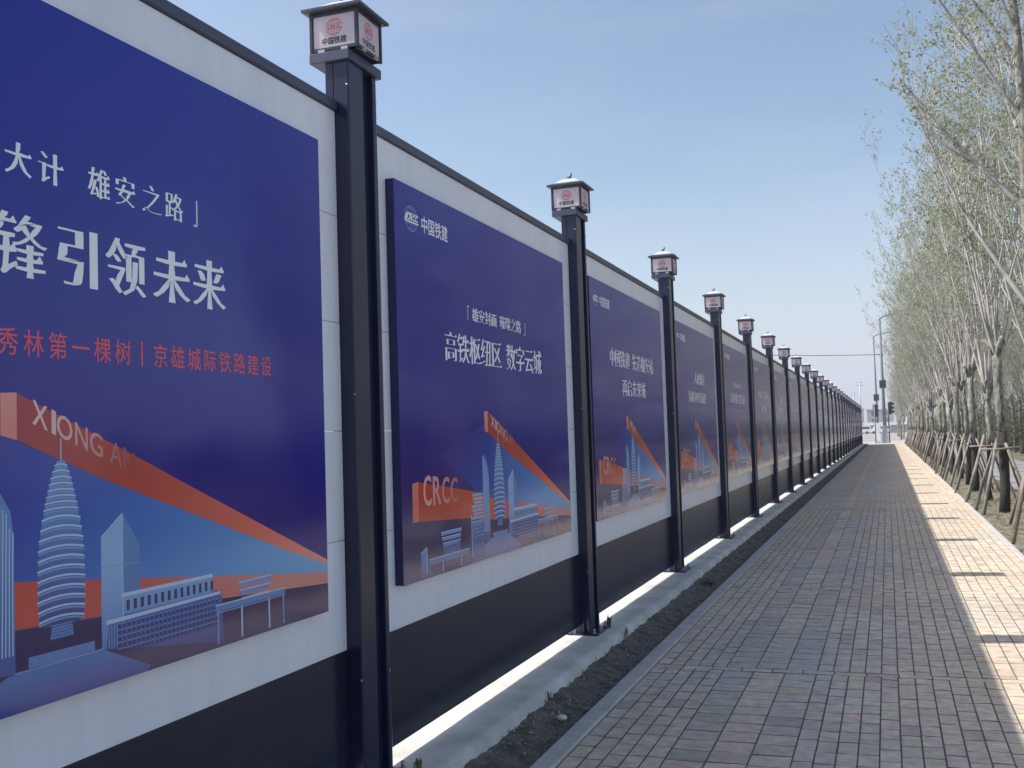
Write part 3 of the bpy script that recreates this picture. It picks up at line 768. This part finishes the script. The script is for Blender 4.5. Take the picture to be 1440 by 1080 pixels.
# ------------------------------------------------------------------ trees
def branch_path(p, d, L, n, up, wob, rnd):
    pts = [p.copy()]; d = d.normalized()
    for i in range(n):
        d = (d+Vector((rnd.gauss(0,wob),rnd.gauss(0,wob),up))).normalized(); p = p+d*(L/n); pts.append(p.copy())
    return pts
def leaf(b, p, rnd, s, m):
    d = Vector((rnd.gauss(0,1),rnd.gauss(0,1),rnd.gauss(.2,.7))).normalized(); e = d.orthogonal().normalized()
    e = (e*cos(g := rnd.uniform(0,6.3))+d.cross(e)*sin(g)); q = p+d*s*.9
    b.add([tuple(p),tuple((p+q)/2+e*s*.42),tuple(q),tuple((p+q)/2-e*s*.42)], [(0,1,2,3)], m)
def twigs(b, pts, r0, rnd, leafp, ntw, ltw, s=.045):
    n = len(pts)-1
    for j in range(ntw):
        t = rnd.uniform(.15,1)*n; i = min(int(t),n-1); p = pts[i].lerp(pts[i+1], t-i); ax = (pts[i+1]-pts[i]).normalized()
        sd = ax.orthogonal().normalized(); g = rnd.uniform(0,6.3); sd = sd*cos(g)+ax.cross(sd)*sin(g)
        d = ax*.75+sd*.75+Vector((0,0,.25)); L = ltw*rnd.uniform(.5,1.25)
        q = branch_path(p, d, L, 3, .10, .13, rnd); b.tube(q, [r0*.42,r0*.34,r0*.24,.0016], M['twig'], 3, False)
        k = int(leafp*rnd.uniform(.3,1.6))
        for _ in range(k):
            tt = rnd.uniform(.2,1)*3; ii = min(int(tt),2); leaf(b, q[ii].lerp(q[ii+1],tt-ii)+Vector((rnd.gauss(0,.02),rnd.gauss(0,.02),rnd.gauss(0,.02))), rnd, s*rnd.uniform(.6,1.3), M['leaf'])
def pollard(seed, H=10., rt=.07, hk=2.5, nsh=13, leafp=9, wrap=True):
    rnd = random.Random(seed)
    tr = MB(); cr = MB()
    path = [Vector((0,0,-.05))]; x = y = 0
    for i in range(1,9):
        x += rnd.gauss(0,.016); y += rnd.gauss(0,.016); path.append(Vector((x,y,hk*i/8)))
    rr = [rt*1.25]+[rt*(1.06-.02*i)*rnd.uniform(.94,1.08) for i in range(1,8)]+[rt*1.15]
    tr.tube(path[:5], rr[:5], M['wrap'] if wrap else M['bark'], 10); tr.tube(path[4:], rr[4:], M['bark'], 10)
    top = path[-1]
    # swollen head with stubs
    for i in range(5):
        a = rnd.uniform(0,6.3); d = Vector((cos(a),sin(a),.9)); tr.tube([top-Vector((0,0,.12)), top+d*.07, top+d*rnd.uniform(.16,.26)], [rt*.9,rt*.75,rt*.5], M['bark'], 7)
    for i in range(nsh):
        a = 2*pi*i/nsh*2.4+rnd.uniform(-.4,.4); tilt = rnd.uniform(.04,.35); L = (H-hk)*rnd.uniform(.6,1.0)
        d = Vector((cos(a)*sin(tilt),sin(a)*sin(tilt),cos(tilt)))
        p0 = top+Vector((cos(a)*rt*.8,sin(a)*rt*.8,rnd.uniform(-.25,.15)))
        pts = branch_path(p0, d, L, 7, .035, .045, rnd); r0 = rnd.uniform(.012,.027)
        cr.tube(pts, [r0*(1-.12*j) for j in range(8)], M['twig'], 5, False)
        n2 = 11
        for j in range(n2):
            t = (1.0+6*(j+rnd.random())/n2); k = min(int(t),6); p = pts[k].lerp(pts[k+1], t-k); ax = (pts[k+1]-pts[k]).normalized()
            g = rnd.uniform(0,6.3); sd = Vector((cos(g),sin(g),0)); L2 = rnd.uniform(.5,1.35)*(1.05-.4*j/n2)
            q = branch_path(p, ax*.9+sd*.6, L2, 4, .08, .09, rnd); r1 = r0*(.42-.015*j)
            cr.tube(q, [r1,r1*.85,r1*.7,r1*.5,.002], M['twig'], 4, False)
            twigs(cr, q, r1, rnd, leafp, 7, .42, .052)
    return tr.mesh('trunk'), cr.mesh('crown')
def leader(seed, H=11., rt=.105):
    rnd = random.Random(seed); tr = MB(); cr = MB()
    path = [Vector((0,0,-.05))]; 
    for i in range(1,13):
        z = H*i/12; path.append(Vector((-.028*z+.05*sin(z*1.1+1)+rnd.gauss(0,.015), .04*sin(z*.9), z)))
    rr = [rt*1.3]+[rt*(1.0-.072*i)*rnd.uniform(.95,1.06) for i in range(1,13)]
    tr.tube(path, rr, M['bark'], 10)
    for i in range(22):
        z = 2.2+(H-2.6)*((i+.5)/22)**.9; t = z/H*12; k = min(int(t),11); p = path[k].lerp(path[k+1], t-k)
        a = i*2.4+rnd.uniform(-.5,.5)
        if i in (1,4,7,10,13): a = pi+rnd.uniform(-.7,.7)
        tilt = rnd.uniform(.42,.72); L = (1-.55*z/H)*rnd.uniform(2.6,3.8)
        pts = branch_path(p, Vector((cos(a)*sin(tilt),sin(a)*sin(tilt),cos(tilt))), L, 7, .075, .06, rnd); r0 = rr[k]*rnd.uniform(.24,.42)+.008
        cr.tube(pts, [r0*(1-.122*j) for j in range(8)], M['twig'] if i % 3 else M['bark'], 6, False)
        for j in range(12):
            t = 1.0+6*(j+rnd.random())/12; k2 = min(int(t),6); q0 = pts[k2].lerp(pts[k2+1], t-k2); ax = (pts[k2+1]-pts[k2]).normalized()
            g = rnd.uniform(0,6.3); sd = Vector((cos(g),sin(g),.2)); L2 = rnd.uniform(.4,1.2)*(1.1-.5*j/12)
            q = branch_path(q0, ax*.8+sd*.75, L2, 4, .09, .1, rnd); r1 = r0*(.45-.018*j)
            cr.tube(q, [r1,r1*.85,r1*.7,r1*.5,.002], M['twig'], 4, False)
            twigs(cr, q, r1, rnd, 9, 6, .36, .040)
    return tr.mesh('trunk'), cr.mesh('crown')
VAR = [pollard(21,10.5,.070,2.55,16,6), pollard(22,9.8,.064,2.40,16,5), pollard(23,10.8,.074,2.7,15,7), pollard(24,9.5,.062,2.3,16,4)]
PLAIN = [(pollard(21+i,2.9,.072,2.55-.1*i,1,1,False)[0], VAR[i][1]) for i in range(4)]
LEAD = leader(31)
def tree(x, y, var, rz, s, label, group, name='street_tree'):
    t = thing(name, label, 'tree', (x,y,0), group); t.rotation_euler = (0,0,rz); t.scale = (s,s,s)
    link('trunk', var[0], t); link('crown', var[1], t); return t
def stake_frame(x, y, seed, label, ht=1.18):
    rnd = random.Random(seed); t = thing('tree_support', label, 'tree support', (x,y,0), 'wooden props round the tree trunks')
    for sx,sy in ((-1,-1),(-1,1),(1,-1),(1,1)):
        fx, fy = sx*rnd.uniform(.38,.50), sy*rnd.uniform(.40,.75); hh = ht+rnd.uniform(.0,.16)
        b = MB(); r_ = rnd.uniform(.019,.035); tp = Vector((sx*.075,sy*.07,ht)); f0 = Vector((fx,fy,-.06)); q = f0+(tp-f0)*(hh/ht)
        m1 = (f0+q)/2+Vector((rnd.gauss(0,.012),rnd.gauss(0,.012),0))
        b.tube([tuple(f0),tuple(m1),tuple(q)], [r_*1.12,r_,r_*.85], M['stake'] if rnd.random() < .55 else M['stakeg'], 7); b.build('prop_pole', t)
    for k,(a,c) in list(enumerate((((-.33,-.12,1.10),(.33,-.11,1.13)),((-.12,-.33,1.07),(-.11,.33,1.09)))))[(0 if rnd.random() < .5 else 1):]:
        b = MB(); b.tube([a,((a[0]+c[0])/2,(a[1]+c[1])/2,1.1),c], .020, M['stake'], 6); b.build('cross_bar', t)
    return t
TX0 = 1.87
ty = [14.35, 17.1, 19.95, 22.9, 26.0, 29.0, 32.1]
while ty[-1] < 99: ty.append(ty[-1]+R.uniform(2.75,3.2))
for i,y in enumerate(ty):
    x = TX0+R.uniform(-.05,.05); far = i >= 12
    if i == 0:
        tree(x+.03, y, LEAD, 0, 1, 'tall pale-barked tree at the right edge, nearest of the staked row', 'staked trees beside the path')
    elif i == 1:
        tree(x+.33, y, VAR[1], 1.1, .95, 'second staked tree from the right edge, set slightly back from the row', 'staked trees beside the path')
    else:
        tree(x, y, VAR[i % 4], R.uniform(0,6.3), R.uniform(.93,1.07), ('pollarded tree with upright shoots, %s in the staked row from the right edge' % ORD[i]) if not far else 'one of the far staked trees merging together along the path edge', 'staked trees beside the path')
    stake_frame(x if i != 1 else x+.25, y, 100+i, ('wooden prop poles round the trunk of the %s tree in the row' % ORD[i]) if not far else 'one of the far sets of wooden props merging along the path edge', 2.0 if i == 0 else 1.18)
# rows in the grove behind
for row,(gx,step,y0,y1) in enumerate(((6.0,3.3,17,100),(9.2,3.5,22,100),(12.8,3.7,28,100),(17.5,4.2,36,102))):
    y = y0
    while y < y1:
        tree(gx+R.uniform(-.5,.5), y, PLAIN[R.randrange(4)], R.uniform(0,6.3), R.uniform(.85,1.12), 'one of the many bare-branched trees in the grove behind the staked row', 'grove trees behind the staked row', 'grove_tree')
        y += step*R.uniform(.85,1.15)
# trees beyond the junction
y = 127
for i in range(22):
    tree((1.9 if i % 2 else 5.8)+R.uniform(-.4,.4), y, PLAIN[R.randrange(4)], R.uniform(0,6.3), R.uniform(.9,1.1), 'one of the pale trees continuing the avenue beyond the junction', 'avenue trees beyond the junction', 'avenue_tree'); y += 3.4
# understorey shrubs far right
def shrub_mesh(seed):
    rnd = random.Random(seed); b = MB()
    for i in range(16):
        a = rnd.uniform(0,6.3); t = rnd.uniform(.1,.9); p = branch_path(Vector((rnd.gauss(0,.08),rnd.gauss(0,.08),0)), Vector((cos(a)*sin(t),sin(a)*sin(t),cos(t))), rnd.uniform(1.0,1.9), 5, .03, .12, rnd)
        b.tube(p, [.012,.010,.008,.006,.004,.002], M['twig'], 3, False)
        for k in range(150):
            tt = rnd.uniform(1,5); ii = min(int(tt),4); leaf(b, p[ii].lerp(p[ii+1],tt-ii)+Vector((rnd.gauss(0,.13),rnd.gauss(0,.13),rnd.gauss(0,.13))), rnd, rnd.uniform(.04,.09), M['leafd'])
    return b.mesh('shrub')
SH = [shrub_mesh(41), shrub_mesh(42)]
for sx,y0,st,n in ((7.4,19,1.9,42),(11,25,2.2,36),(21,30,2.4,32),(4.6,127,1.6,14),(8.5,124,1.9,12),(12.5,122,2.0,10)):
    y = y0
    for i in range(n):
        o = link('shrub', SH[i % 2]); o.location = (sx+R.uniform(-.9,.9), y, -.02); s_ = R.uniform(1.0,1.7); o.scale = (s_,s_,s_*R.uniform(.9,1.4)); o.rotation_euler = (0,0,R.uniform(0,6.3))
        tag(o, 'one of the leafy shrubs between the rows of grove trees', 'shrub', 'shrubs in the grove'); y += st*R.uniform(.8,1.2)

# ------------------------------------------------------------------ junction furniture and the far view
def street_pole(x, y, H, r, arm, clad, label, box):
    t = thing('street_lamp', label, 'street lamp', (x,y,-.02), 'tall lamp posts at the junction')
    b = MB(); b.tube([(0,0,0),(0,0,H*.5),(0,0,H)], [r*1.3,r,r*.75], M['galv'], 10); b.build('pole', t)
    b = MB(); b.tube([(0,0,H),(.12,0,H+.18),(.5,0,H+.34),(arm,0,H+.5)], [r*.7,r*.62,r*.55,r*.45], M['galv'], 8); b.build('arm', t)
    b = MB(); b.box(arm-.05,arm+.65,-.12,.12,H+.45,H+.56,M['galv'],.03); b.build('lantern', t)
    b = MB(); a,c = .29,.20
    b.add([(-a,-a,0),(a,-a,0),(a,a,0),(-a,a,0),(-a,-a,.7),(a,-a,.7),(a,a,.7),(-a,a,.7),(-c,-c,clad),(c,-c,clad),(c,c,clad),(-c,c,clad)], [(4*j+i,4*j+(i+1)%4,4*j+4+(i+1)%4,4*j+4+i) for j in range(2) for i in range(4)]+[(8,9,10,11)], M['steel']); b.build('plinth', t)
    if box:
        b = MB(); b.box(-.3,.3,-.15,.15,box,box+.75,M['dkmetal'],.02); b.build('control_box', t)
    return t
street_pole(-.20, 105.2, 11.9, .14, 1.6, 1.75, 'tallest grey lamp post at the junction, standing on a tapered pale plinth', 5.3)
lamp2 = street_pole(-1.0, 126.0, 11.9, .12, 1.5, .9, 'darker lamp post just left of the tallest one, carrying the overhead cable', 4.6)
b = MB(); b.tube([(0,0,0),(.95,0,-.02)], .05, M['dkmetal'], 8); b.tube([(.55,0,-.12),(.95,0,-.12)], .13, M['dkmetal'], 8); o = b.build('camera_bracket', lamp2); o.location = (0,-.1,9.95)
# traffic signals
def signal(x, y, z, rz, label, H):
    t = thing('traffic_light', label, 'traffic light', (x,y,-.02), 'traffic lights at the junction'); t.rotation_euler = (0,0,rz)
    b = MB(); b.tube([(0,.18,0),(0,.18,H)], .06, M['galv'], 8); b.build('pole', t)
    b = MB(); b.box(-.21,.21,-.12,.12,z-.6,z+.6,M['dkmetal'],.03); hd = b.build('signal_head', t)
    for k,mm in enumerate(('l_grn','l_amb','l_red')):
        b = MB(); zz = z-.38+.38*k; b.tube([(0,-.122,zz),(0,-.13,zz)], .14, M[mm], 14); b.build('lens', hd)
        b = MB(); n = 10
        vs = []
        for yy,rr_ in ((-.122,.16),(-.36,.16)):
            for i in range(n+1): a = pi*(-.15+1.3*i/n); vs.append((rr_*cos(a),yy if yy > -.2 else yy+.0,zz+rr_*sin(a)))
        b.add(vs, [(i,i+1,n+2+i,n+1+i) for i in range(n)], M['dkmetal']); b.build('visor', hd)
    return t
signal(-.98, 104.9, 3.15, 2.7, 'black traffic light on its own post left of the tallest lamp post', 3.7)
signal(.34, 105.6, 3.35, pi/2+.5, 'traffic light with side visors facing right beside the tallest lamp post', 3.9)
t = thing('signal_cabinet', 'pale grey upright cabinet beside the lamp posts at the junction', 'cabinet', (-.83,106.6,-.02))
b = MB(); b.box(-.25,.25,-.22,.22,.10,1.95,M['hoard'],.02); bd = b.build('body', t)
b = MB(); b.box(-.22,.22,-.235,-.221,.2,1.85,M['hoard'],.004); b.box(.14,.17,-.25,-.236,.95,1.1,M['dkmetal']); b.build('door', t)
b = MB(); b.box(-.3,.3,-.27,.27,0,.098,M['kerb']); b.build('base', t)
# overhead cable to lamp2
b = MB(); a = Vector((-1.0,126,9.9)); c = Vector((-46,118,14.4)); pts = []
for i in range(25):
    q = i/24; p = a.lerp(c,q); p.z -= 4*.9*q*(1-q); pts.append(tuple(p))
b.tube(pts, .035, M['dkmetal'], 5); tag(b.build('overhead_cable'), 'thin dark overhead cable running above the hoarding to the lamp post', 'cable')
# utility poles far beyond
for i,(x,y,H) in enumerate(((-9.0,330,12.5),(-6.5,300,14.5),(-7.8,262,7.0))):
    t = thing('utility_pole', ('hazy concrete utility pole nearest to the end of the hoarding','tallest hazy utility pole between the hoarding end and the traffic light','shortest hazy pole low against the pale open ground')[i], 'utility pole', (x,y,-.05), 'far utility poles')
    b = MB(); b.tube([(0,0,0),(0,0,H)], [.20,.13], M['steel'], 8); b.build('pole', t)
    for k in range(2):
        b = MB(); b.box(-.9,.9,-.06,.06,H-.5-.8*k,H-.38-.8*k,M['steel']); b.build('cross_arm', t)
def bldg(x, y, wd, dp, fl, label, roofy):
    t = thing('apartment_building', label, 'building', (x,y,-.05), 'hazy buildings on the horizon')
    H = fl*3.0
    b = MB(); b.box(-wd/2,wd/2,0,dp,0,H,M['bld']); b.build('wall', t)
    b = MB(); b.box(-wd/2-.3,wd/2+.3,-.3,dp+.3,H,H+.5,M['bld']); rf = b.build('roof', t)
    if roofy: b = MB(); b.box(-2,2,dp*.3,dp*.3+4,H+.5,H+3,M['bld']); b.build('stair_tower', rf)
    n = max(2,int(wd/4))
    for f_ in range(fl):
        for i in range(n):
            cx = -wd/2+wd*(i+.5)/n; b = MB(); b.box(cx-.9,cx+.9,-.06,-.002,f_*3+.9,f_*3+2.4,M['bwin']); b.build('window', t)
bldg(-30, 470, 24, 12, 4, 'hazy long apartment block on the horizon, partly behind the hoarding', False)
bldg(-13.5, 450, 9, 10, 3, 'hazy low building on the horizon just past the hoarding end', True)
bldg(-2.5, 480, 11, 12, 3, 'hazy building on the horizon behind the traffic light', False)
b = MB(); b.box(-60,26,0,.3,0,1.9,M['wallbrown']); b.box(-60,26,-.05,.35,1.9,2.05,M['wallbrown']); o = b.build('boundary_wall'); o.location = (0,285,-.05); tag(o, 'low brown boundary wall far across the pale open ground', 'wall')
t = thing('site_fence', 'long white site fence behind the far brown wall', 'fence', (0,340,-.05))
b = MB(); 
for i in range(40): b.box(-70+3*i+.03,-70+3*i+2.97,0,.08,.1,3.1,M['hoard'])
b.build('sheeting', t)
b = MB()
for i in range(41): b.box(-70+3*i-.03,-70+3*i+.03,.09,.2,0,3.0,M['steel'])
b.build('upright', t)
def van(x, y, rz, label, s=1.0):
    t = thing('parked_van', label, 'van', (x,y,-.05), 'white vans parked far away'); t.rotation_euler = (0,0,rz)
    pr = [(-2.4,.35),(-2.4,1.05),(-1.75,1.25),(-1.2,1.95),(2.3,2.0),(2.4,1.0),(2.4,.35)]
    b = MB(); n = len(pr); vs = [(x_,-.85,z) for x_,z in pr]+[(x_,.85,z) for x_,z in pr]
    b.add(vs, [tuple(range(n)),tuple(range(2*n-1,n-1,-1))]+[(i,n+i,n+(i+1)%n,(i+1)%n) for i in range(n)], M['vanw']); b.build('body', t, True)
    b = MB()
    for s_ in (-.853,.853): b.box(-1.1,2.1,*sorted((s_,s_*.998)),1.2,1.75,M['glass'])
    b.build('window', t)
    for wx in (-1.5,1.5):
        for sy in (-1,1): b = MB(); b.tube([(wx,sy*.65,.33),(wx,sy*.87,.33)], .33, M['tyre'], 12); b.build('wheel', t)
van(-6.2, 268, .1, 'white van parked in front of the far brown wall, left of the pair')
van(-1.6, 272, -.15, 'white van parked in front of the far brown wall, right of the pair')
van(16, 62, pi/2, 'pale vehicle glimpsed between the tree trunks at the right edge')

# ------------------------------------------------------------------ air
b = MB(); b.box(-320, 320, -60, 900, -1.2, 17.5, M['glass'])
hz = b.build('haze'); tag(hz, kind='stuff', label='pale haze thickening towards the horizon', cat='haze')
hm = bpy.data.materials.new('haze'); hm.use_nodes = True; n = hm.node_tree.nodes; n.remove(n['Principled BSDF'])
v = n.new('ShaderNodeVolumePrincipled'); v.inputs['Color'].default_value = (.90,.92,1.0,1); v.inputs['Density'].default_value = .0006; v.inputs['Anisotropy'].default_value = .2
hm.node_tree.links.new(v.outputs[0], n['Material Output'].inputs['Volume'])
hz.data.materials.clear(); hz.data.materials.append(hm)
